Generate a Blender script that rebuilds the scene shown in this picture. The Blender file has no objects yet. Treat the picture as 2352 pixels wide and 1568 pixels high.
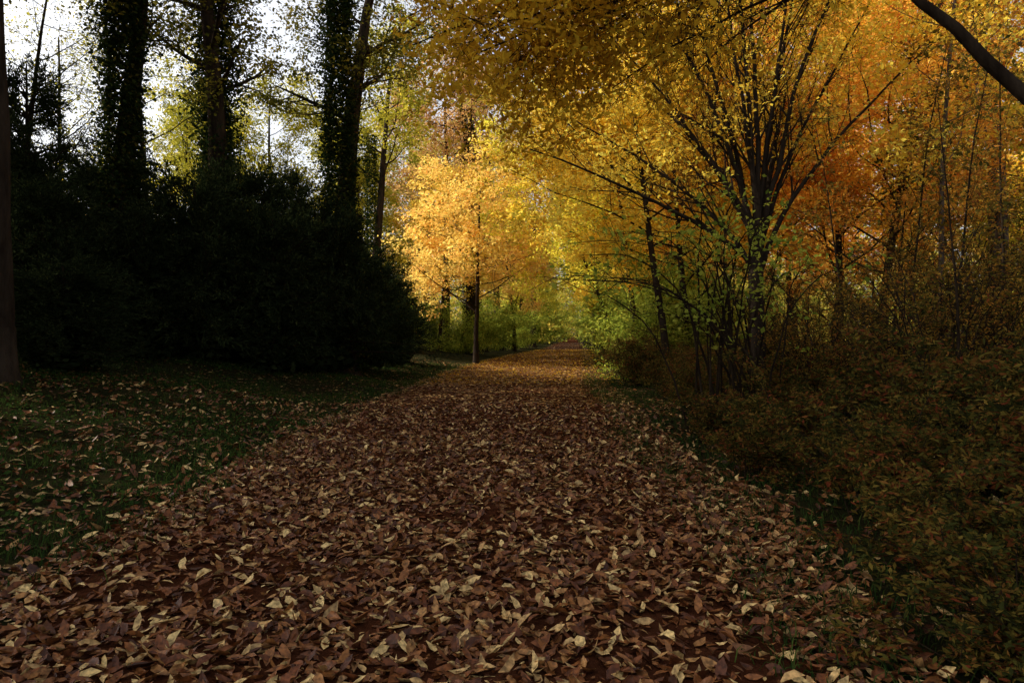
import bpy, math, numpy as np
from mathutils import Vector
scene = bpy.context.scene
COL = scene.collection

# ------------------------------------------------------------------ materials
def new_mat(name):
    m = bpy.data.materials.new(name); m.use_nodes = True
    nt = m.node_tree; nt.nodes.clear()
    out = nt.nodes.new("ShaderNodeOutputMaterial")
    return m, nt, out

def ramp(nt, cols):
    r = nt.nodes.new("ShaderNodeValToRGB")
    el = r.color_ramp.elements
    while len(el) > 1: el.remove(el[-1])
    n = len(cols)
    el[0].position = 0; el[0].color = (*cols[0], 1)
    for i in range(1, n):
        e = el.new(i/(n-1)); e.color = (*cols[i], 1)
    return r

def leaf_mat(name, cols, transl=0.5):
    m, nt, out = new_mat(name)
    a = nt.nodes.new("ShaderNodeAttribute"); a.attribute_name = "rnd"
    r = ramp(nt, cols)
    nt.links.new(a.outputs["Fac"], r.inputs[0])
    p = nt.nodes.new("ShaderNodeBsdfDiffuse")
    nt.links.new(r.outputs[0], p.inputs["Color"])
    t = nt.nodes.new("ShaderNodeBsdfTranslucent"); nt.links.new(r.outputs[0], t.inputs["Color"])
    mix = nt.nodes.new("ShaderNodeMixShader"); mix.inputs[0].default_value = transl
    nt.links.new(p.outputs[0], mix.inputs[1]); nt.links.new(t.outputs[0], mix.inputs[2])
    nt.links.new(mix.outputs[0], out.inputs[0])
    return m

def fallen_mat(name, cols):
    m, nt, out = new_mat(name)
    a = nt.nodes.new("ShaderNodeAttribute"); a.attribute_name = "rnd"
    r = ramp(nt, cols); nt.links.new(a.outputs["Fac"], r.inputs[0])
    tc = nt.nodes.new("ShaderNodeNewGeometry")
    no = nt.nodes.new("ShaderNodeTexNoise"); no.inputs["Scale"].default_value = 45; no.inputs["Detail"].default_value = 3
    nt.links.new(tc.outputs["Position"], no.inputs["Vector"])
    mr = nt.nodes.new("ShaderNodeMapRange"); mr.inputs[1].default_value = .35; mr.inputs[2].default_value = .65
    mr.inputs[3].default_value = .45; mr.inputs[4].default_value = 1.25
    nt.links.new(no.outputs["Fac"], mr.inputs[0])
    mx = nt.nodes.new("ShaderNodeVectorMath"); mx.operation = 'SCALE'
    nt.links.new(r.outputs[0], mx.inputs[0]); nt.links.new(mr.outputs[0], mx.inputs["Scale"])
    p = nt.nodes.new("ShaderNodeBsdfPrincipled"); p.inputs["Roughness"].default_value = .48
    p.inputs["Specular IOR Level"].default_value = .2
    nt.links.new(mx.outputs[0], p.inputs["Base Color"]); nt.links.new(p.outputs[0], out.inputs[0])
    return m

def bark_mat(name, c1, c2, scale=6, bump=True):
    m, nt, out = new_mat(name)
    tc = nt.nodes.new("ShaderNodeTexCoord"); mp = nt.nodes.new("ShaderNodeMapping")
    mp.inputs["Scale"].default_value = (1, 1, .22)
    no = nt.nodes.new("ShaderNodeTexNoise"); no.inputs["Scale"].default_value = scale; no.inputs["Detail"].default_value = 8 if bump else 2
    no.inputs["Roughness"].default_value = .7
    nt.links.new(tc.outputs["Object"], mp.inputs[0]); nt.links.new(mp.outputs[0], no.inputs["Vector"])
    r = ramp(nt, [c1, c1, c2, c2]); nt.links.new(no.outputs["Fac"], r.inputs[0])
    p = nt.nodes.new("ShaderNodeBsdfDiffuse")
    if bump:
        b = nt.nodes.new("ShaderNodeBump"); b.inputs["Strength"].default_value = .9; b.inputs["Distance"].default_value = .04
        nt.links.new(no.outputs["Fac"], b.inputs["Height"]); nt.links.new(b.outputs[0], p.inputs["Normal"])
    nt.links.new(r.outputs[0], p.inputs["Color"]); nt.links.new(p.outputs[0], out.inputs[0])
    return m

def ground_mat(name, cols, scale, bumpd=.03):
    m, nt, out = new_mat(name)
    tc = nt.nodes.new("ShaderNodeTexCoord")
    n1 = nt.nodes.new("ShaderNodeTexNoise"); n1.inputs["Scale"].default_value = scale; n1.inputs["Detail"].default_value = 10
    n1.inputs["Roughness"].default_value = .75
    nt.links.new(tc.outputs["Object"], n1.inputs["Vector"])
    r = ramp(nt, cols)
    mr = nt.nodes.new("ShaderNodeMapRange"); mr.inputs[1].default_value = .3; mr.inputs[2].default_value = .7
    nt.links.new(n1.outputs["Fac"], mr.inputs[0]); nt.links.new(mr.outputs[0], r.inputs[0])
    n2 = nt.nodes.new("ShaderNodeTexNoise"); n2.inputs["Scale"].default_value = 60; n2.inputs["Detail"].default_value = 4
    nt.links.new(tc.outputs["Object"], n2.inputs["Vector"])
    b = nt.nodes.new("ShaderNodeBump"); b.inputs["Strength"].default_value = .7; b.inputs["Distance"].default_value = bumpd
    nt.links.new(n2.outputs["Fac"], b.inputs["Height"])
    p = nt.nodes.new("ShaderNodeBsdfDiffuse")
    nt.links.new(b.outputs[0], p.inputs["Normal"])
    nt.links.new(r.outputs[0], p.inputs["Color"]); nt.links.new(p.outputs[0], out.inputs[0])
    return m

M_GOLD = leaf_mat("golden_leaf", [(.66,.30,.03),(.88,.55,.05),(.96,.70,.08),(.97,.80,.14),(.58,.60,.08)], .5)
M_DEEP = leaf_mat("deep_gold_leaf", [(.60,.23,.05),(.82,.40,.06),(.92,.54,.09),(.95,.68,.12)], .5)
M_LEMN = leaf_mat("lemon_leaf", [(.30,.36,.04),(.62,.60,.06),(.90,.72,.08),(.96,.80,.12)], .5)
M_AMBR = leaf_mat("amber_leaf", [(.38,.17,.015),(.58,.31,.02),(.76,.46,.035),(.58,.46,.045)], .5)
M_ORNG = leaf_mat("orange_leaf", [(.80,.40,.13),(.92,.60,.14),(.96,.72,.17),(.97,.82,.24)], .5)
M_RUST = leaf_mat("rust_leaf", [(.36,.17,.07),(.55,.30,.11),(.64,.40,.13),(.44,.38,.09)], .45)
M_YGRN = leaf_mat("yellow_green_leaf", [(.10,.12,.018),(.28,.27,.03),(.50,.44,.045),(.70,.54,.06)], .5)
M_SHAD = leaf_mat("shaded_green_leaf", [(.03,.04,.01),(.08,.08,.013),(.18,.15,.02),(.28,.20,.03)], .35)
M_LGRN = leaf_mat("light_green_leaf", [(.06,.09,.015),(.20,.26,.03),(.40,.44,.06),(.58,.52,.07)], .5)
M_OLIV = leaf_mat("olive_leaf", [(.035,.035,.01),(.08,.075,.015),(.18,.12,.02),(.36,.17,.025),(.24,.055,.022)], .38)
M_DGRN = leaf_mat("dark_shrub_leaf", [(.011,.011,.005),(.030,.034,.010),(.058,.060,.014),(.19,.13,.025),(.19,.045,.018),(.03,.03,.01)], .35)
M_YEW  = leaf_mat("yew_needle", [(.010,.015,.006),(.020,.030,.011),(.05,.062,.022)], .15)
M_IVY  = leaf_mat("ivy_leaf", [(.010,.018,.006),(.022,.038,.011),(.04,.058,.013),(.10,.08,.016)], .2)
M_GRAS = leaf_mat("grass_blade", [(.016,.034,.010),(.034,.066,.015),(.07,.10,.02)], .3)
M_FALL = fallen_mat("fallen_leaf", [(.05,.017,.008),(.12,.036,.011),(.20,.065,.018),(.25,.10,.028),(.16,.047,.016),(.36,.17,.055),(.72,.50,.20),(.14,.045,.016),(.09,.03,.014)])
M_BARK = bark_mat("dark_bark", (.016,.011,.008), (.05,.036,.025))
M_BARKG = bark_mat("grey_bark", (.06,.044,.034), (.19,.14,.11))
M_TWIG = bark_mat("twig_bark", (.016,.011,.008), (.04,.027,.016), bump=False)
M_GROUND = ground_mat("woodland_soil", [(.010,.012,.005),(.02,.02,.008),(.034,.024,.011)], 2.5)
M_PATH = ground_mat("red_earth_path", [(.026,.009,.004),(.05,.017,.008),(.08,.030,.014)], 5, .02)
M_WOOD = leaf_mat("far_wood_leaf", [(.10,.15,.03),(.34,.36,.05),(.64,.54,.08),(.72,.48,.08),(.46,.28,.08)], .45)

# ------------------------------------------------------------------ mesh helpers
def quad_mesh(name, V, F, mat, rnd=None, smooth=False):
    me = bpy.data.meshes.new(name)
    V = np.ascontiguousarray(V, dtype=np.float32); F = np.ascontiguousarray(F, dtype=np.int32)
    nf, k = F.shape
    me.vertices.add(len(V)); me.vertices.foreach_set("co", V.ravel())
    me.loops.add(nf*k); me.loops.foreach_set("vertex_index", F.ravel())
    me.polygons.add(nf); me.polygons.foreach_set("loop_start", np.arange(0, nf*k, k, dtype=np.int32))
    if smooth: me.polygons.foreach_set("use_smooth", np.ones(nf, dtype=bool))
    me.update(calc_edges=True)
    if rnd is not None:
        at = me.attributes.new("rnd", 'FLOAT', 'FACE')
        at.data.foreach_set("value", np.clip(rnd, 0, 1).astype(np.float32))
    me.materials.append(mat)
    return me

def norm(a): return a/(np.linalg.norm(a, axis=-1, keepdims=True)+1e-9)

class Tubes:
    def __init__(s): s.V=[]; s.F=[]; s.n=0
    def add(s, pts, rad, k):
        pts = np.asarray(pts, float); m = len(pts)
        t = np.empty_like(pts); t[0]=pts[1]-pts[0]; t[-1]=pts[-1]-pts[-2]
        if m>2: t[1:-1]=pts[2:]-pts[:-2]
        t = norm(t)
        ref = np.array([0,0,1.]) if abs(t[0][2]) < .9 else np.array([1.,0,0])
        a = norm(np.cross(t, ref)); b = np.cross(t, a)
        ang = np.linspace(0, 2*np.pi, k, endpoint=False)
        ring = pts[:,None,:] + rad[:,None,None]*(np.cos(ang)[None,:,None]*a[:,None,:]+np.sin(ang)[None,:,None]*b[:,None,:])
        s.V.append(ring.reshape(-1,3))
        i = np.arange(m-1)[:,None]*k; j = np.arange(k)[None,:]; j2 = (j+1) % k
        f = np.stack([i+j, i+j2, i+k+j2, i+k+j], -1).reshape(-1,4)+s.n
        s.F.append(f); s.n += m*k
    def mesh(s, name, mat):
        return quad_mesh(name, np.concatenate(s.V), np.concatenate(s.F), mat, None, True)

def leaf_quads(C, L, W, rng, droop=.25, flat=.6):
    n = len(C)
    d = rng.normal(size=(n,3)); d[:,2] = d[:,2]*.6-droop; d = norm(d)
    up = rng.normal(size=(n,3))*(1-flat); up[:,2] += flat
    w = norm(np.cross(d, up)); nn = np.cross(w, d)
    s = rng.uniform(.5, 1.3, (n,1))
    L = np.broadcast_to(np.asarray(L,float).reshape(-1,1),(n,1)); W = np.broadcast_to(np.asarray(W,float).reshape(-1,1),(n,1))
    l = L*s*.5; ww = W*s*.5
    V = np.stack([C-d*l, C+w*ww-d*l*.15+nn*ww*.35, C+d*l, C-w*ww-d*l*.15+nn*ww*.35], 1).reshape(-1,3)
    F = np.arange(4*n).reshape(n,4)
    return V, F

def twig_leaves(twigs, nleaf, L, W, mat, rng, spread=.22, droop=.25, flat=.6, name="crown", zmin=None, keepf=None):
    T = np.array(twigs)
    per = max(1, nleaf/len(T))
    wgt = rng.uniform(0, 1.25, len(T))**2*1.95
    cnt = np.maximum(1, (per*wgt)).astype(int)
    idx = np.repeat(np.arange(len(T)), cnt)
    t = rng.uniform(0, 1.15, len(idx))[:,None]
    C = T[idx,0]*(1-t)+T[idx,1]*t + rng.normal(size=(len(idx),3))*spread*np.array([1,1,.5])
    tone = rng.uniform(0, 1, len(T))[idx]*.5+rng.uniform(0, 1, len(idx))*.5
    if zmin is not None:
        k = C[:,2] > zmin; C = C[k]; tone = tone[k]
    if keepf is not None:
        k = keepf(C); C = C[k]; tone = tone[k]
    V, F = leaf_quads(C, L, W, rng, droop, flat)
    return quad_mesh(name, V, F, mat, tone)

def perp(d, az):
    ref = np.array([0,0,1.]) if abs(d[2]) < .95 else np.array([1.,0,0])
    a = norm(np.cross(d, ref)); b = np.cross(d, a)
    return a*math.cos(az)+b*math.sin(az)

def grow(T, tw, p, d, L, r, lev, P, rng):
    ns = P['seg'][lev]; pts=[p]; dirs=[d]
    for i in range(ns):
        d = norm(d + rng.normal(size=3)*P['wob'][lev] + np.array([0,0,P['trop'][lev]])); p = p+d*L/ns
        pts.append(p); dirs.append(d)
    pts = np.array(pts)
    rad = np.linspace(r, r*P['tap'][lev], ns+1)
    T.add(pts, rad, P['k'][lev])
    last = lev == P['max']
    if last or lev == P['max']-1:
        tw.append((pts[len(pts)//2], pts[-1]))
    if last: return
    n = P['n'][lev]; az = rng.uniform(0, 6.28)
    st = P['start'][lev]
    for j in range(n):
        t = st+(1-st)*(j+rng.uniform(.2,.8))/n
        f = t*ns; i = min(int(f), ns-1); q = pts[i]*(1-(f-i))+pts[i+1]*(f-i)
        az += 2.4+rng.normal()*.4
        an = math.radians(P['ang'][lev])*rng.uniform(.75, 1.25)
        dd = norm(dirs[i+1]*math.cos(an)+perp(dirs[i+1], az)*math.sin(an))
        rr = max((r+(r*P['tap'][lev]-r)*t)*P['rr'][lev], .004)
        grow(T, tw, q, dd, P['len'][lev+1]*rng.uniform(.7,1.2)*(1-P['sh'][lev]*t), rr, lev+1, P, rng)

def put(obj_name, loc, parts, label, cat, group=None, rotz=0, scale=(1,1,1)):
    e = bpy.data.objects.new(obj_name, None); e.empty_display_size = .3
    e.location = loc; e.rotation_euler = (0,0,rotz); e.scale = scale
    COL.objects.link(e)
    e["label"] = label; e["category"] = cat
    if group: e["group"] = group
    for nm, me in parts:
        o = bpy.data.objects.new(nm, me); o.parent = e; COL.objects.link(o)
    return e

def path_l(y):
    return np.interp(y, [-30,0,4,6.3,10.7,15,24,33,40,50,70,190,400], [-2.9,-2.9,-2.9,-2.95,-3.2,-3.15,-2.7,-2.1,-1.4,0,3.5,15,36])
def path_r(y):
    return np.interp(y, [-30,0,3.4,4.7,6.4,8.2,10.7,16.2,24,38.6,71,190,400], [1.4,1.4,1.45,1.6,1.85,1.7,1.8,2.2,2.6,4.0,7.2,18,40])
def sm(t): t = np.clip(t,0,1); return t*t*(3-2*t)
def gz(x, y):
    x = np.asarray(x, float); y = np.asarray(y, float)
    dl = path_l(y)-x; dr = x-path_r(y)
    und = .05*np.sin(x*1.3+y*.7)+.04*np.sin(x*.6-y*1.1+1)
    z = .92*sm((dl-.1)/7.5)+.12*sm(dr/5)
    far = sm((60-y)/25)
    return z*(.5+.5*far) + und*sm(np.maximum(dl,dr)/1.5)

def axis(fine0, fine1, step, far):
    a = list(np.arange(fine0, fine1, step)); s = step
    hi=[fine1]
    while hi[-1] < far: s*=1.25; hi.append(hi[-1]+s)
    s=step; lo=[fine0-step]
    while lo[-1] > -far: s*=1.25; lo.append(lo[-1]-s)
    return np.array(lo[::-1]+a+hi)
xs = axis(-16, 14, .35, 600); ys = axis(0, 60, .4, 600)
X, Y = np.meshgrid(xs, ys); Z = gz(X, Y)
nx, ny = len(xs), len(ys)
i = np.arange(ny-1)[:,None]*nx; j = np.arange(nx-1)[None,:]
F = np.stack([i+j, i+j+1, i+nx+j+1, i+nx+j], -1).reshape(-1,4)
g = bpy.data.objects.new("ground", quad_mesh("ground", np.stack([X,Y,Z],-1).reshape(-1,3), F, M_GROUND, None, True))
g["kind"]="structure"; g["label"]="dark woodland soil and grassy bank"; g["category"]="ground"; COL.objects.link(g)
ys2 = np.concatenate([np.arange(-15, 60, .25), np.arange(60, 300, 3)])
nxp = 14; rows=[]
for y in ys2:
    wl = .12*math.sin(y*2.1)+.08*math.sin(y*5.3+1); wr = .12*math.sin(y*1.7+2)+.08*math.sin(y*4.7)
    a, b = path_l(y)+wl, path_r(y)+wr
    x = np.linspace(a, b, nxp); rows.append(np.stack([x, np.full(nxp, y), gz(x, y)+.006+.012*np.sin(np.linspace(0,np.pi,nxp))], -1))
V = np.concatenate(rows); m = len(ys2)
i = np.arange(m-1)[:,None]*nxp; j = np.arange(nxp-1)[None,:]
F = np.stack([i+j, i+j+1, i+nxp+j+1, i+nxp+j], -1).reshape(-1,4)
pth = bpy.data.objects.new("path", quad_mesh("path", V, F, M_PATH, None, True))
pth["kind"]="structure"; pth["label"]="reddish earth path strewn with leaves"; pth["category"]="path"; COL.objects.link(pth)

# ------------------------------------------------------------------ fallen leaves
def curled(C, yaw, L, rng):
    n = len(C)
    u = np.array([-.5,-.22,.15,.5]); wd = np.array([.04,.9,.85,.03])
    curl = rng.uniform(-.4,1.1,(n,1,1)); fold = rng.uniform(-.1,.9,(n,1,1))
    lx = np.broadcast_to(u[None,:,None],(n,4,3)); s = np.array([-1,0,1])[None,None,:]
    asp = rng.uniform(.14,.27,(n,1,1))
    ly = s*wd[None,:,None]*asp
    lz = curl*(lx**2)*.9 + fold*np.abs(ly)
    lx = lx + 0*ly
    P = np.stack([lx, ly+ .12*np.cos(lx*3)*rng.normal(size=(n,1,1)), lz], -1).reshape(n,12,3)*L[:,None,None]
    pit = rng.normal(size=n)*.3; rol = rng.normal(size=n)*.42
    c,sn = np.cos(rol),np.sin(rol)
    y0 = P[...,1]*c[:,None]-P[...,2]*sn[:,None]; z0 = P[...,1]*sn[:,None]+P[...,2]*c[:,None]
    c,sn = np.cos(pit),np.sin(pit)
    x1 = P[...,0]*c[:,None]-z0*sn[:,None]; z1 = P[...,0]*sn[:,None]+z0*c[:,None]
    c,sn = np.cos(yaw),np.sin(yaw)
    Q = np.stack([x1*c[:,None]-y0*sn[:,None], x1*sn[:,None]+y0*c[:,None], z1], -1)
    Q[...,2] -= Q[...,2].min(1)[:,None]
    return Q + C[:,None,:]
FI = np.array([[r*3+c, r*3+c+1, r*3+c+4, r*3+c+3] for r in range(3) for c in range(2)])
def leaves_obj(name, x, y, L, rng, label, cat, tone=None, mat=None):
    n = len(x)
    if tone is None: tone = rng.uniform(0,1,n)
    nr = y < 15
    z = gz(x, y)+.010+rng.uniform(0,.022,n)
    C = np.stack([x,y,z],-1)
    V1 = curled(C[nr], rng.uniform(0,6.28,nr.sum()), L[nr], rng)
    F1 = (FI[None]+np.arange(nr.sum())[:,None,None]*12).reshape(-1,4)
    fr = ~nr
    V2,F2 = leaf_quads(C[fr]+np.array([0,0,.012]), L[fr], L[fr]*.5, rng, 0, .78)
    V2 = V2.reshape(-1,4,3); V2[...,2] = C[fr][:,None,2]+.25*(V2[...,2]-V2[...,2].min(1)[:,None])+.004; V2=V2.reshape(-1,3)
    V = np.concatenate([V1.reshape(-1,3),V2]); F = np.concatenate([F1,F2+len(V1)*12])
    me = quad_mesh(name, V, F, mat or M_FALL, np.concatenate([np.repeat(tone[nr],6),tone[fr]]), False)
    o = bpy.data.objects.new(name, me); o["kind"]="stuff"; o["label"]=label; o["category"]=cat
    COL.objects.link(o); return o
rng = np.random.default_rng(3)
def scat(n, y0, y1, pw=1.0):
    y = y0+(y1-y0)*rng.uniform(0,1,n)**pw
    x = path_l(y)-.3+(path_r(y)-path_l(y)+.9)*rng.uniform(0,1,n)
    return x, y
xa, ya = scat(34000, 1.8, 10.5,1.1); xb, yb = scat(34000, 10.5, 32); xc, yc = scat(16000, 32, 110, 1.4)
x = np.concatenate([xa,xb,xc]); y = np.concatenate([ya,yb,yc])
keep = (np.sin(x*2.3+y*.9)+np.sin(x*1.1-y*1.7+2)+np.sin(y*2.9+x)) + rng.uniform(-3.2,1.8,len(x)) > -2.9
x, y = x[keep], y[keep]
L = .084*rng.uniform(.35,1.5,len(x)); L[y>15] *= 1.15; L[y>40] *= 1.3
tonep = rng.uniform(0,1,len(x))
vis = (y > 3.15) & (np.abs(x) < .74*y)
order = np.argsort(np.where(vis, y, 999))
near = order[:300]; rest = np.ones(len(x), bool); rest[near] = False
leaves_obj("path_leaf_litter", x[rest], y[rest], L[rest], rng, "brown and tan leaves covering the earth path", "leaf litter", tonep[rest])
variants = []
for k in range(36):
    V = curled(np.zeros((1,3)), np.zeros(1), np.ones(1), rng)[0]
    variants.append(quad_mesh("fallen_leaf", V, FI, M_FALL, np.full(6, k/35), False))
for q in near:
    o = bpy.data.objects.new("fallen_leaf", variants[int(rng.integers(36))])
    o.location = (x[q], y[q], float(gz(x[q],y[q]))+.016+rng.uniform(0,.02)); o.rotation_euler = (0,0,rng.uniform(0,6.28)); s=L[q]; o.scale=(s,s,s)
    o["label"]="dry brown curled leaf on the earth path"; o["category"]="leaf"; o["group"]="leaves fallen on the path"
    COL.objects.link(o)
n = 26000
y = 1.5+34*rng.uniform(0,1,n)**1.6; x = path_l(y)-rng.uniform(0,1,n)**1.25*11
leaves_obj("bank_leaf_litter", x, y, .092*rng.uniform(.4,1.6,n), rng, "fallen leaves scattered over the grassy bank", "leaf litter", rng.uniform(0,.95,n))
n = 13000
y = 1.5+28*rng.uniform(0,1,n)**1.5; x = path_r(y)+rng.uniform(0,1,n)**1.5*8
leaves_obj("undergrowth_leaf_litter", x, y, .09*rng.uniform(.5,1.4,n), rng, "fallen leaves beneath the shrubs", "leaf litter", rng.uniform(0,.95,n)**1.2)
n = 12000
y = 21+45*rng.uniform(0,1,n)**1.1; x = path_l(y)-.3+(path_r(y)-path_l(y)+1.5)*rng.uniform(0,1,n)  # brighter leaf colour paints in the sun strips on the far path
leaves_obj("sun_tint_leaf_litter", x, y, .11*rng.uniform(.5,1.4,n), rng, "golden leaves whose brighter colour stands in for sun on the far path", "leaf litter", None, M_AMBR)

def grass(name, x, y, h, rng, label, wide=.0038, mat=M_GRAS):
    n = len(x); z = gz(x,y)
    az = rng.uniform(0,6.28,n); lean = rng.uniform(.2,1.3,n)*h
    d = np.stack([np.cos(az),np.sin(az),np.zeros(n)],-1); w = np.stack([-np.sin(az),np.cos(az),np.zeros(n)],-1)*wide
    b = np.stack([x,y,z],-1); up = np.array([0,0,1.])
    mid = b+d*(lean*.35)[:,None]+up*(h*.6)[:,None]; tip = b+d*lean[:,None]+up*(h*.75)[:,None]
    V = np.stack([b-w, b+w, mid+w*.8, mid-w*.8, tip+w*.1, tip-w*.1],1).reshape(-1,3)
    F = (np.array([[0,1,2,3],[3,2,4,5]])[None]+np.arange(n)[:,None,None]*6).reshape(-1,4)
    o = bpy.data.objects.new(name, quad_mesh(name, V, F, mat, np.repeat(rng.uniform(0,1,n),2)))
    o["kind"]="stuff"; o["label"]=label; o["category"]="grass"; COL.objects.link(o)
nt_ = 3000
cy = 2+32*rng.uniform(0,1,nt_)**1.5; cx = path_l(cy)+.1-rng.uniform(0,1,nt_)**1.1*11
k = np.sin(cx*1.9+cy*1.1)+np.sin(cx*.8-cy*1.6)+rng.uniform(-1,1,nt_) > -.8; cx=cx[k]; cy=cy[k]
idx = np.repeat(np.arange(len(cx)), 32)
gx = cx[idx]+rng.normal(size=len(idx))*.15; gy = cy[idx]+rng.normal(size=len(idx))*.15
grass("bank_grass", gx, gy, rng.uniform(.03,.15,len(idx)), rng, "dark green grass tufts on the shaded bank")
nt_ = 1100
cy = 2+24*rng.uniform(0,1,nt_)**1.4; cx = path_r(cy)-.1+rng.uniform(0,1,nt_)**1.5*5
idx = np.repeat(np.arange(nt_), 26)
gx = cx[idx]+rng.normal(size=len(idx))*.14; gy = cy[idx]+rng.normal(size=len(idx))*.14
grass("verge_grass", gx, gy, rng.uniform(.03,.14,len(idx)), rng, "dark grass tufts beside the path")
n = 60000
y = 2+30*rng.uniform(0,1,n)**1.5; x = path_l(y)-.2-rng.uniform(0,1,n)*11
k = np.sin(x*1.7+y*.8)+np.sin(x*.7-y*1.3)+rng.uniform(-1,1,n) > -.2; x=x[k]; y=y[k]
C = np.stack([x,y,gz(x,y)+rng.uniform(.015,.10,len(x))],-1)
V,F = leaf_quads(C,.055,.036,rng,.0,.6)
o = bpy.data.objects.new("bank_ground_cover", quad_mesh("bank_ground_cover",V,F,M_GRAS,rng.uniform(0,1,len(x)))); o["kind"]="stuff"; o["label"]="low dark green ground cover on the bank"; o["category"]="ground cover"; COL.objects.link(o)

# ------------------------------------------------------------------ tree generators
def decid(H, r, cb, spread, leaf, nleaf, ls, seed, bark=M_BARK, n1=16, n2=7, n3=5, lean=(0,0), ivy=0, ivytop=12, ivr=.2, k0=10, droop=.25, lspread=.25, trop=.06, ang=62, asp=.58, t0=.03):
    rng = np.random.default_rng(seed)
    T = Tubes(); tw=[]
    P = dict(seg=[10,6,4,3], wob=[.035,.11,.16,.2], trop=[t0,trop,.05,.0], tap=[.2,.25,.35,.4], k=[k0,6,4,3],
             n=[n1,n2,n3,0], start=[cb,.25,.2,0], ang=[ang,48,45,0], rr=[.38,.5,.5,0], len=[H,spread,spread*.42,spread*.2],
             sh=[.45,.45,.4,0], max=3)
    grow(T, tw, np.array([0,0,-.2]), norm(np.array([lean[0],lean[1],1.])), H*.95, r, 0, P, rng)
    zz = np.linspace(-.2,.9,6); T.add(np.stack([zz*lean[0],zz*lean[1],zz],-1), r*(1.02+.6*np.exp(-(zz+.2)*3.2)), k0)
    parts = [("trunk", T.mesh("trunk", bark)), ("crown", twig_leaves(tw, nleaf, ls, ls*asp, leaf, rng, lspread, droop))]
    if ivy:
        n = ivy; z = rng.uniform(0,1,n)**.9*ivytop; a = rng.uniform(0,6.28,n)
        bulge = .6+.4*np.sin(z*1.1+a*2+seed)*np.sin(z*.6+seed)
        rr = r*(1-.7*z/H)+np.abs(rng.normal(size=n))*ivr*bulge
        C = np.stack([rr*np.cos(a)+lean[0]*z, rr*np.sin(a)+lean[1]*z, z],-1)
        V,F = leaf_quads(C,.11,.085,rng,.4,.3)
        parts.append(("ivy", quad_mesh("ivy",V,F,M_IVY,rng.uniform(0,1,n)**1.6)))
    return parts
def at(x, y, dz=0): return (x, y, float(gz(x,y))+dz)

iv = [(-10.8,19,16,.40,(0,0),.34,.60), (-9.4,22,16.5,.42,(-.01,0),.48,.5), (-5.75,23,17,.46,(-.005,0),.32,.5)]
for s,(x,y,H,r,ln,ir,cb) in enumerate(iv):
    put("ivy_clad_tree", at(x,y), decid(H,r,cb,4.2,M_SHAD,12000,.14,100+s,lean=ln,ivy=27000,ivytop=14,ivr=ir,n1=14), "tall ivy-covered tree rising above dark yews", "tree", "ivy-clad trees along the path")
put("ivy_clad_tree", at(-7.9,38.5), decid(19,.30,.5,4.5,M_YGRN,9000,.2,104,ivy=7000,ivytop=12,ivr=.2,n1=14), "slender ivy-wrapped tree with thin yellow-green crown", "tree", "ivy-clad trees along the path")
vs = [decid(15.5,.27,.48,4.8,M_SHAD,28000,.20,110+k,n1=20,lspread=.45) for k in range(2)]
for k,(x,y,s) in enumerate([(-8.75,11.6,1),(-12.5,7.5,1),(-13.5,13.2,1.02),(-12,2.5,.95),(-17.5,10,1.1),(-18,4,1.1),(-17,16.5,1.05),(-10.5,-1.5,.9),(-9.5,4.8,.95)]):  # all but the first are added out of view to shade the foreground
    put("sun_blocking_tree", at(x,y), vs[k%2], "tall dark-stemmed tree beside the yews, most of them added out of view for shade", "tree", "tall dark trees on the bank", rotz=k*2.3, scale=(s,s,s))
for s,(x,y,H,sp,nl) in enumerate([(-13.5,25,13,4.2,5000),(-15.2,21,12.5,3.8,2200),(-18,27,13,4,5000)]):
    put("woodland_tree", at(x,y), decid(H,.15,.25,sp,M_YGRN if s!=1 else M_SHAD,nl,.11,130+s,n1=22,n2=8,n3=6), "slender tree with thin olive and yellow leaves", "tree")

vg = [decid(20,.28,.24,5.5,M_YGRN,18000,.24,200+k,n1=22,n2=8,n3=6,lspread=.35) for k in range(2)]
vr = [decid(23,.34,.25,5.5,M_RUST,15000,.24,210+k,n1=22,n2=8,n3=6,lspread=.35) for k in range(2)]
vo = [decid(16,.24,.2,5.2,M_ORNG,20000,.25,220+k,n1=20,lspread=.4) for k in range(2)]
def many(lst, vs, name, label, group, cat="tree"):
    for k,(x,y,s) in enumerate(lst):
        put(name, at(x,y), vs[k%len(vs)], label, cat, group, rotz=k*1.9+.4, scale=(s,s,s*(1+.06*((k*7)%5-2))))
many([(-10.0,45,.85),(-14.5,43,.8),(-22,46,.8),(-14,56,.95),(-26,58,.95),(-7.5,60,1),(13,56,.95),(10.5,88,1),(-36,40,.85),(-3.5,74,1),(2,100,1),(17,84,1)], vg, "yellow_green_tree", "tall tree with yellow-green autumn leaves", "yellow-green woodland trees")
many([(-4.8,50,1.0),(-1.5,64,1.05),(-11,76,1.1),(19,68,1.1),(2.2,72,1.0)], vr, "rust_leaved_tree", "tall tree with thin rust-brown leaves", "rust-leaved woodland trees")
put("ivy_clad_tree", at(-2.9,47), decid(23,.42,.25,5,M_RUST,14000,.22,230,ivy=9000,ivytop=17,ivr=.3,n1=20,lspread=.4), "tall ivy-covered tree with rust-coloured leaves", "tree", "ivy-clad trees along the path")
many([(11,47,.95),(18,44,1),(26,42,1),(10,62,1.0),(.2,60,.75)], vo, "orange_leaved_tree", "tree with dense orange autumn crown", "orange-leaved trees")

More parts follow.
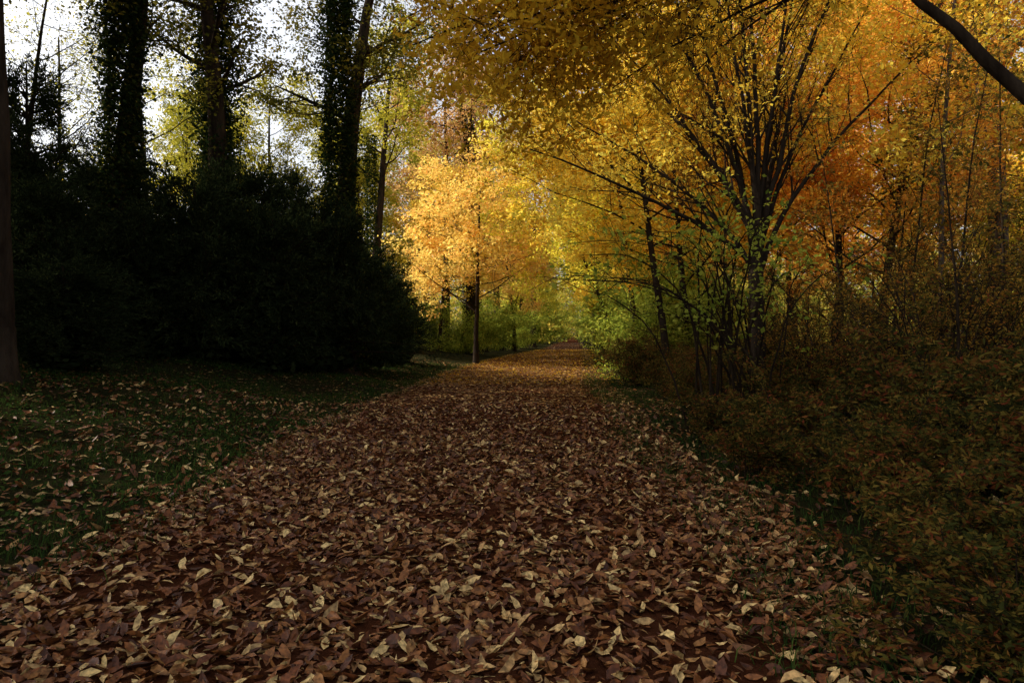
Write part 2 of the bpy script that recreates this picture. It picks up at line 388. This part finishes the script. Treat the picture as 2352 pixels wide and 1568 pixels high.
put("golden_tree", at(-1.9,36), decid(10,.15,.29,4.9,M_ORNG,17000,.19,240,n1=22,n2=8,lspread=.24,ang=76,trop=.03), "small dark-stemmed tree with pale orange-gold crown", "tree","golden trees beside the path")
vgold = [decid(12.5,.15,.24,5.2,(M_GOLD,M_DEEP,M_LEMN)[k],34000,.155,250+k,n1=22,n2=8,n3=6,lspread=.22,ang=64) for k in range(3)]
for k,(x,y,s,v) in enumerate([(5.8,22.5,.95,0),(10.5,19.5,.95,1),(12.5,26,1.1,0),(17.5,22,1,2),(5.9,30,1.0,2),(15.5,33,1.1,1),(9.5,38,1.1,0),(21,18,.95,2),(24,30,1.1,0),(5.8,41,.95,2),(8.8,53,1.0,0),(-4.9,46,.9,0),(9.6,74,1.1,2),(1.0,78,1.1,2),(8.6,24.5,1.05,1)]):
    put("golden_tree", at(x,y), vgold[v], ("golden-yellow autumn tree among the undergrowth","deep orange-gold autumn tree among the undergrowth","lemon-yellow tree still partly green")[v], "tree", "golden trees beside the path", rotz=k*1.9+.4, scale=(s,s,s*(1+.06*((k*7)%5-2))))
for k,(x,y,H,ln) in enumerate([(5.1,25.5,12.5,-.20),(5.5,35,12.5,-.20),(4.6,19.6,11.5,-.12)]):
    put("golden_tree", at(x,y), decid(H,.12,.36,5.6,(M_GOLD,M_LEMN,M_GOLD)[k],26000,.145,270+k,n1=18,n2=8,n3=6,lspread=.2,ang=68,lean=(ln,0),t0=-.01), "golden tree leaning out over the path", "tree", "golden trees beside the path")

def vase():
    rng = np.random.default_rng(5); T = Tubes(); tw=[]
    fork = np.array([0,0,3.0])
    z = np.linspace(-.2,3.2,9)
    T.add(np.stack([.04*np.sin(z*1.5),.03*np.sin(z),z],-1), .15+.1*np.exp(-(z+.2)*3)+.01*np.sin(z*5), 12)
    ends = [(-4.6,-.5,5.3),(-3.9,.6,6.2),(-3.1,-.3,7.6),(-2.3,.3,8.8),(-1.5,1.0,9.8),(-.7,-.2,10.6),(.1,.6,11.2),(.7,-.3,10.8),(1.35,.6,10.4),(2.1,-.3,9.8),(2.7,.6,8.8),(3.6,.2,7.6),(-2.8,2.4,8.0),(2.0,2.8,8.6),(-1.1,-.6,9.5)]
    P = dict(seg=[0,5,4,3], wob=[0,.10,.16,.2], trop=[0,.08,.03,0], tap=[0,.3,.35,.4], k=[0,5,4,3], n=[0,6,5,0], start=[0,.3,.15,0],
             ang=[0,38,42,0], rr=[0,.5,.5,0], len=[0,2.4,1.2,.7], sh=[0,.4,.4,0], max=3)
    for e in ends:
        e = np.array(e); st = fork+np.array([rng.normal()*.05, rng.normal()*.05, rng.uniform(-.7,.25)])
        t = np.linspace(0,1,14)[:,None]
        c1 = st+np.array([e[0]*.16, e[1]*.12, (e[2]-st[2])*.45])
        pts = (1-t)**2*st+2*t*(1-t)*c1+t**2*e + np.cumsum(rng.normal(size=(14,3))*.02,0)
        r = .07*rng.uniform(.8,1.1); rad = np.linspace(r, .014, 14); T.add(pts, rad, 7)
        for q in range(10):
            i = 4+int(q*9/10); dd = norm(pts[i]-pts[i-1])
            dd = norm(dd*math.cos(.5)+perp(dd, rng.uniform(0,6.28))*math.sin(.5)+np.array([0,.35,0]))
            tt=[]; grow(T, tt, pts[i], dd, 1.9*rng.uniform(.6,1.1), rad[i]*.5, 1, P, rng)
            if i>=7: tw+=tt
            else: tw+=tt[::4]
    return [("trunk", T.mesh("trunk", M_BARK)), ("crown", twig_leaves(tw, 24000, .11, .055, M_GOLD, rng, .17, .35))]
put("golden_tree", at(5.1,14.2), vase(), "vase-shaped golden tree with many fanning dark stems", "tree", "golden trees beside the path")

def nearTree():
    rng = np.random.default_rng(9); T = Tubes(); tw=[]
    z = np.linspace(-.2,8.5,14)
    T.add(np.stack([.15+.02*z+.05*np.sin(z),.02*z,z],-1), np.linspace(.15,.06,14)+.08*np.exp(-(z+.2)*3), 12)
    ends = [((.15,0,3.55),(-2.6,.8,6.4),.07),((.2,0,5.2),(-5.4,2.1,4.9),.03),((.2,0,5.3),(-4.8,3.4,5.2),.03),((.2,0,5.6),(-5.2,.8,6.2),.03),((.2,0,5.5),(-3.8,4.4,5.5),.03),((.2,0,5),(-2.4,-3,6.5),.03),((0,0,5.2),(2,3,6.6),.03),
            ((.2,0,5.8),(-3.8,2.6,7.0),.03),((.2,0,6),(-1.2,3.6,7.6),.03),((.2,0,6.4),(-1,-2,8.5),.03),((.2,0,5.4),(-3.4,3.0,4.9),.03),((.2,0,5.6),(-2.2,3.9,5.3),.03),((.2,0,5.6),(-6.2,3.2,5.8),.03),((.2,0,5.3),(-4.2,2.6,5.2),.03),((.2,0,5.3),(-5.0,1.6,5.0),.03),((.2,0,5.4),(-6.0,2.4,5.3),.03),((.2,0,5.4),(-5.4,3.9,5.9),.03)]
    P = dict(seg=[0,5,4,3], wob=[0,.12,.16,.2], trop=[0,.0,-.03,-.05], tap=[0,.3,.35,.4], k=[0,5,4,3], n=[0,5,5,0], start=[0,.2,.15,0],
             ang=[0,48,42,0], rr=[0,.5,.5,0], len=[0,1.6,.9,.5], sh=[0,.4,.4,0], max=3)
    for st,e,r in ends:
        st=np.array(st); e=np.array(e); t=np.linspace(0,1,12)[:,None]
        c1 = (st+e)/2+np.array([0,0,.3 if r>.05 else .7]); pts=(1-t)**2*st+2*t*(1-t)*c1+t**2*e+np.cumsum(rng.normal(size=(12,3))*.02,0)
        rad=np.linspace(r,.008,12); T.add(pts,rad,8)
        for q in range(9):
            i=5+int(q*6/9); dd=norm(pts[i]-pts[i-1]); dd=norm(dd*math.cos(.8)+perp(dd,rng.uniform(0,6.28))*math.sin(.8))
            grow(T,tw,pts[i],dd,1.4*rng.uniform(.6,1.1),max(rad[i]*.5,.006),1,P,rng)
    kf = lambda C: (rng.uniform(0,1,len(C)) < np.clip(.10+(-2.4-C[:,0])*.5,.10,1)*np.clip((C[:,0]+6.6)/1.2,.25,1)) | (C[:,1]<-.5)
    return [("trunk",T.mesh("trunk",M_BARK)),("crown",twig_leaves(tw,44000,.11,.046,M_AMBR,rng,.12,.6,.4,zmin=3.8,keepf=kf))]
put("overhanging_tree", at(4.75,6.2), nearTree(), "dark-trunked tree with amber leaves arching over the path", "tree")

put("slender_tree", at(9.4,15), decid(12,.075,.4,2.6,M_GOLD,7000,.12,300,bark=M_BARKG,n1=14), "slender pale-barked tree in the thicket", "tree")
put("grey_barked_tree", at(14.0,19.5), decid(17,.32,.5,4.5,M_LEMN,9000,.16,301,bark=M_BARKG,lean=(-.07,0),n1=14), "leaning grey-barked tree in warm light", "tree")
vsap = [decid(7,.035,.3,1.5,M_OLIV,1200,.09,320+k,bark=M_TWIG,n1=16,n2=4,n3=2,lean=(.03*k-.04,0),k0=6,lspread=.12,ang=42) for k in range(3)]
for k,(x,y,s) in enumerate([(6.2,9.4,.75),(7.0,11.0,.9),(8.4,11.8,1),(9.0,10.2,.9),(8.0,14,1.1),(10.4,13.0,1),(6.1,12.4,.85),(11.5,12.4,1),(7.2,8.6,.7),(12.6,15.5,1.1),(9.4,17,1.1),(10.2,9.6,.8)]):
    put("sapling", at(x,y), vsap[k%3], "thin dark-stemmed sapling with few leaves", "tree", "thin saplings in the thicket", rotz=k*2.2, scale=(s,s,s))

# ------------------------------------------------------------------ yews
def yew(H, R, seed, n=42000, nb=130, dens=1):
    rng = np.random.default_rng(seed); T=Tubes(); tw=[]
    T.add(np.stack([np.zeros(6),np.zeros(6),np.linspace(-.1,H*.9,6)],-1), np.linspace(.16,.02,6), 7)
    ph=rng.uniform(0,6.28,3)
    for k in range(nb):
        z = H*(.02+.93*rng.uniform()**.9); q = z/H; a = rng.uniform(0,6.28)
        lob = 1+.3*math.sin(a*2+q*5+ph[0])+.2*math.sin(a*3-q*9+ph[1])
        Rz = R*(1-.35*q)*math.sqrt(max(0.02,1-q**2.4))*rng.uniform(.6,1.35)*lob+.2
        d = np.array([math.cos(a),math.sin(a),rng.uniform(.1,1.1)])
        pts=[np.array([0,0,z*.85])]
        for s in range(4):
            d = norm(d+rng.normal(size=3)*.13+np.array([0,0,-.03])); pts.append(pts[-1]+d*Rz/4)
        T.add(pts, np.linspace(.03,.005,5), 4)
        for s in range(9):
            f = rng.uniform(.35,1)*4; i=min(int(f),3); b=pts[i]*(1-(f-i))+pts[i+1]*(f-i)
            dd = norm(d*.9+rng.normal(size=3)*.5+np.array([0,0,.05])); tw.append((b,b+dd*rng.uniform(.3,1.05)))
    Tt=np.array(tw); idx=rng.integers(0,len(Tt),n); t=rng.uniform(0,1,n)[:,None]
    dirs=norm(Tt[idx,1]-Tt[idx,0]); C=Tt[idx,0]*(1-t)+Tt[idx,1]*t+rng.normal(size=(n,3))*.035
    side=norm(np.cross(dirs,rng.normal(size=(n,3)))); d=norm(dirs*.9+side*.6)
    w=norm(np.cross(d,rng.normal(size=(n,3)))); l=rng.uniform(.08,.17,(n,1)); ww=rng.uniform(.010,.020,(n,1))
    V=np.stack([C,C+d*l*.5+w*ww,C+d*l,C+d*l*.5-w*ww],1).reshape(-1,3)
    ni=int(2600*dens); q=rng.uniform(0.02,.7,ni); a=rng.uniform(0,6.28,ni); rr=R*.5*np.sqrt(np.maximum(0,1-q**2))*np.sqrt(rng.uniform(0,1,ni))
    Ci=np.stack([rr*np.cos(a),rr*np.sin(a),q*H*.9],-1); Vi,_=leaf_quads(Ci,.28,.16,rng,.2,.3)
    V=np.concatenate([V,Vi]); F=np.arange(len(V)).reshape(-1,4)
    return [("trunk",T.mesh("trunk",M_TWIG)),("foliage",quad_mesh("foliage",V,F,M_YEW,rng.uniform(0,1,len(F))))]
vy=[yew(5,1.8,400+k) for k in range(4)]
vyt=yew(8.5,2.0,420,36000,120,.35)
yl=[(-12.7,17,5.6),(-11,16,4.3),(-12.2,20.5,6.3),(-9.7,18,4.0),(-8.95,19.3,5.6),(-8.3,21.2,6.4),(-7.0,20,5.0),(-6.1,22.0,5.8),(-5.6,25,4.9),(-5.1,28,4.0),(-5.2,31,2.6),(-9.6,14.6,2.5),(-15.2,17.5,6.3),(-13,13,4.8),(-12.5,9,4.5),(-12.3,5,4.3)]  # last few are added out of view to block low sun
for k,(x,y,H) in enumerate(yl):
    s=H/5; sx=max(.75,min(1.1,s))
    put("yew_bush", at(x,y), vy[k%4], "dense dark green yew at the back of the bank", "bush", "yews along the bank", rotz=k*1.37, scale=(sx,sx,s))
for k,(x,y,s) in enumerate([(-12.6,17.8,1),(-7.6,23.5,.85)]):
    put("tall_yew", at(x,y), vyt, "tall ragged dark yew above the hedge", "tree", "tall ragged yews", rotz=k*2, scale=(s*.9,s*.9,s))

# ------------------------------------------------------------------ shrubs
def shrub(H, R, ns, leaf, nleaf, ls, seed, wid=.45, arch=.5, tw_n=7, lspread=.1, r=.012, sub=3, droop=.1, hmin=.6):
    rng=np.random.default_rng(seed); T=Tubes(); tw=[]
    for s in range(ns):
        a=rng.uniform(0,6.28); b=np.array([rng.normal()*R*.18,rng.normal()*R*.18,-.05])
        rad=R*math.sqrt(rng.uniform(.03,1)); h=H*rng.uniform(hmin,1.05)*(1-.25*(rad/R)**2)
        if rng.uniform()<.15: h*=1.35
        e=np.array([b[0]+rad*math.cos(a), b[1]+rad*math.sin(a), h])
        c=np.array([b[0]+rad*.3*math.cos(a), b[1]+rad*.3*math.sin(a), h*(.6+arch*.6)])
        t=np.linspace(0,1,8)[:,None]; pts=(1-t)**2*b+2*t*(1-t)*c+t**2*e+np.cumsum(rng.normal(size=(8,3))*.012*H,0)
        T.add(pts,np.linspace(r,r*.25,8)*rng.uniform(.7,1.3),4)
        for q in range(tw_n):
            f=rng.uniform(.15,1)*7; i=min(int(f),6); p=pts[i]*(1-(f-i))+pts[i+1]*(f-i)
            d=norm(norm(pts[i+1]-pts[i])+rng.normal(size=3)*.75); l=H*rng.uniform(.10,.24)
            m=p+d*l*.55; d2=norm(d+rng.normal(size=3)*.35); en=m+d2*l*.5
            T.add(np.array([p,m,en]),np.array([r*.35,r*.25,r*.12]),3); tw.append((p,en))
            for u in range(sub):
                g_=rng.uniform(.2,1); pp=p*(1-g_)+m*g_; dd=norm(d+rng.normal(size=3)*.8); ee=pp+dd*l*rng.uniform(.3,.7)
                T.add(np.array([pp,ee]),np.array([r*.2,r*.1]),3); tw.append((pp,ee))
    return [("stem",T.mesh("stem",M_TWIG)),("foliage",twig_leaves(tw,nleaf,ls,ls*wid,leaf,rng,lspread,droop,.5,"foliage",zmin=.02))]

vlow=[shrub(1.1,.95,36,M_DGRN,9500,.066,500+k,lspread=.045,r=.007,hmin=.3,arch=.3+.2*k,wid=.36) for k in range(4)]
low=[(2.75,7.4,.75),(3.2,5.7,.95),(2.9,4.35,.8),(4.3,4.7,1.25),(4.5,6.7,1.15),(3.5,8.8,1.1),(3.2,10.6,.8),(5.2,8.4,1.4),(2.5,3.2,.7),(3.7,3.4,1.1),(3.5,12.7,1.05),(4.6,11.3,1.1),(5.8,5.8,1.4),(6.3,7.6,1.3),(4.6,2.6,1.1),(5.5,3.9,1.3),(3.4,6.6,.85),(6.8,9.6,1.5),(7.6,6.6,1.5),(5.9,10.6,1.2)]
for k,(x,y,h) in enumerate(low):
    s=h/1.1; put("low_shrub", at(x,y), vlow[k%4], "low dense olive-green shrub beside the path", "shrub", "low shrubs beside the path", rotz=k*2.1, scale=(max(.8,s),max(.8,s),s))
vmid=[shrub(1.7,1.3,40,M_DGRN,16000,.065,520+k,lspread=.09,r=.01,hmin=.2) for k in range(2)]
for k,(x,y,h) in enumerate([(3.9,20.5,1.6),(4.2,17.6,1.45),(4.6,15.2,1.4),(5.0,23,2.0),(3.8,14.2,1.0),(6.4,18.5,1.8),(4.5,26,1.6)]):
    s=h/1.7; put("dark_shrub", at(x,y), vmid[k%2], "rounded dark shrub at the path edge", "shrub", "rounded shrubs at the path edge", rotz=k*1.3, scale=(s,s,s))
vth=[shrub(4.0,2.2,24,M_OLIV,5500,.09,540+k,lspread=.13,r=.024,tw_n=11,arch=.3,sub=4) for k in range(4)]
th=[(6.3,10.2,2.8),(7.6,12,3.3),(9.2,13.5,3.6),(8.3,9,2.9),(10.2,11,3.4),(11.5,15.5,4.2),(13,13.5,3.9),(13,18.5,4.2),(7.4,16.5,3.0),(10.2,17.8,3.8),(10.6,8.4,2.9),(15.5,16,4.2),(8.2,20.5,3.4),(5.6,12.3,2.2)]
for k,(x,y,h) in enumerate(th):
    s=h/4.2; put("thicket_shrub", at(x,y), vth[k%4], "twiggy shrub with sparse olive and rust leaves", "shrub", "twiggy thicket shrubs", rotz=k*1.7, scale=(s,s,s))
vlg=[shrub(4.0,2.3,46,M_LGRN,15000,.15,560+k,lspread=.25,r=.018,tw_n=6,hmin=.15,sub=2) for k in range(3)]
lg=[(5.9,28.5,4.6),(5.2,22.8,3.8),(6.4,25.8,4.4),(6.3,33,4.6),(8.4,46,5.2),(10.0,57,5.5),(12.6,72,6.5),(10,36,5),(-3.4,45.5,3.4),(-2.4,52,4.2),(-1.2,59,4.6),(.2,67,5.0),(1.8,82,6.0),(3.6,104,8),(14.2,92,8),(-6.0,48,4),(-8,44,4.5),(-6.9,39,3.0),(20.5,132,9),(16.6,112,8),(5.5,128,9),(6.8,39,4.8),(20,175,9)]
for k,(x,y,h) in enumerate(lg):
    s=h/4.2; put("light_green_shrub", at(x,y), vlg[k%3], "tall leafy green shrub by the path", "shrub", "tall green shrubs by the path", rotz=k*1.9, scale=(s,s,s))

def hazel():
    rng=np.random.default_rng(77); T=Tubes(); tw=[]
    for s in range(30):
        b=np.array([rng.normal()*.35,rng.normal()*.3,-.1])
        ex=rng.uniform(-3.1,1.6); h=rng.uniform(1.9,3.4) if ex<-1.2 else rng.uniform(2.4,3.8)
        e=np.array([ex,rng.normal()*1.0,h]); c=np.array([b[0]+ex*.18,e[1]*.3,h*1.12])
        t=np.linspace(0,1,11)[:,None]; pts=(1-t)**2*b+2*t*(1-t)*c+t**2*e+np.cumsum(rng.normal(size=(11,3))*.025,0)
        rr=rng.uniform(.014,.028); T.add(pts,np.linspace(rr,.004,11),6)
        for q in range(13):
            f=rng.uniform(.3,1)*10; i=min(int(f),9); p=pts[i]*(1-(f-i))+pts[i+1]*(f-i)
            d=norm(norm(pts[i+1]-pts[i])+rng.normal(size=3)*.6); l=rng.uniform(.3,.9)
            m=p+d*l*.5; en=m+norm(d+rng.normal(size=3)*.4)*l*.5; T.add(np.array([p,m,en]),np.array([.006,.004,.002]),3); tw.append((m,en))
    return [("stem",T.mesh("stem",M_TWIG)),("foliage",twig_leaves(tw,1700,.10,.065,M_LGRN,rng,.1,.3,.6,"foliage"))]
put("arching_shrub", at(3.7,11.3), hazel(), "shrub with many dark arching bare stems over the path edge", "shrub")

def far():
    rng=np.random.default_rng(88); Vs=[]; Ts=[]; T=Tubes()
    for k in range(330):
        a=rng.uniform(-.95,.95); d=rng.uniform(88,185); x=d*math.sin(a)*1.1; y=d*math.cos(a)
        if k>300: x=rng.uniform(2,34); y=rng.uniform(185,220)
        elif path_l(y)-3 < x < path_r(y)+3: x += 8*(1 if rng.uniform()<.5 else -1)
        H=rng.uniform(12,24); z=np.linspace(0,H*.85,5); T.add(np.stack([np.full(5,x),np.full(5,y),z],-1),np.linspace(.22,.06,5),5)
        n=600; nb=14; bc=np.array([x,y,H*.45])+rng.normal(size=(nb,3))*np.array([2.8,2.8,H*.27]); bt=rng.uniform(0,1,nb)
        j=rng.integers(0,nb,n); C=bc[j]+rng.normal(size=(n,3))*1.1; kk=C[:,2]>.3; C=C[kk]; j=j[kk]
        V,F=leaf_quads(C,.65,.45,rng,.2,.3); Vs.append(V); Ts.append(rng.uniform(.0,.5)+.3*rng.uniform(0,1,len(C))+.2*bt[j])
    V=np.concatenate(Vs)
    o=bpy.data.objects.new("distant_woodland",None); COL.objects.link(o); o["kind"]="stuff"; o["label"]="distant autumn wood closing the view"; o["category"]="woodland"
    for nm,me in [("trunks",T.mesh("trunks",M_BARK)),("crowns",quad_mesh("crowns",V,np.arange(len(V)).reshape(-1,4),M_WOOD,np.concatenate(Ts)))]:
        c=bpy.data.objects.new(nm,me); c.parent=o; COL.objects.link(c)
far()

# ------------------------------------------------------------------ light
SE, SA = math.radians(39), math.radians(-82)
w = bpy.data.worlds.new("World"); scene.world = w; w.use_nodes = True
nt = w.node_tree; bg = nt.nodes["Background"]; sk = nt.nodes.new("ShaderNodeTexSky"); sk.sky_type='NISHITA'
sk.sun_disc=False; sk.sun_elevation=SE; sk.sun_rotation=SA % (2*math.pi); sk.dust_density=5; sk.air_density=1.0; sk.ozone_density=1
hs = nt.nodes.new("ShaderNodeHueSaturation"); hs.inputs["Saturation"].default_value=.3; hs.inputs["Value"].default_value=1.75
nt.links.new(sk.outputs[0], hs.inputs["Color"]); nt.links.new(hs.outputs[0], bg.inputs[0]); bg.inputs[1].default_value=.15
sd = bpy.data.lights.new("sun",'SUN'); sd.energy=5; sd.angle=math.radians(.5); sd.color=(1,.91,.76)
so = bpy.data.objects.new("sun", sd); COL.objects.link(so)
dirv = Vector((math.sin(SA)*math.cos(SE), math.cos(SA)*math.cos(SE), math.sin(SE)))
so.rotation_euler = dirv.to_track_quat('Z','Y').to_euler()

cam = bpy.data.cameras.new("camera"); cam.lens=24; cam.sensor_width=36; cam.clip_end=2000; cam.clip_start=.05
co = bpy.data.objects.new("camera", cam); COL.objects.link(co)
co.location=(0,0,1.6); co.rotation_euler=(math.radians(89.3),0,0); scene.camera=co
scene.view_settings.view_transform='Standard'; scene.view_settings.look='None'; scene.view_settings.exposure=0
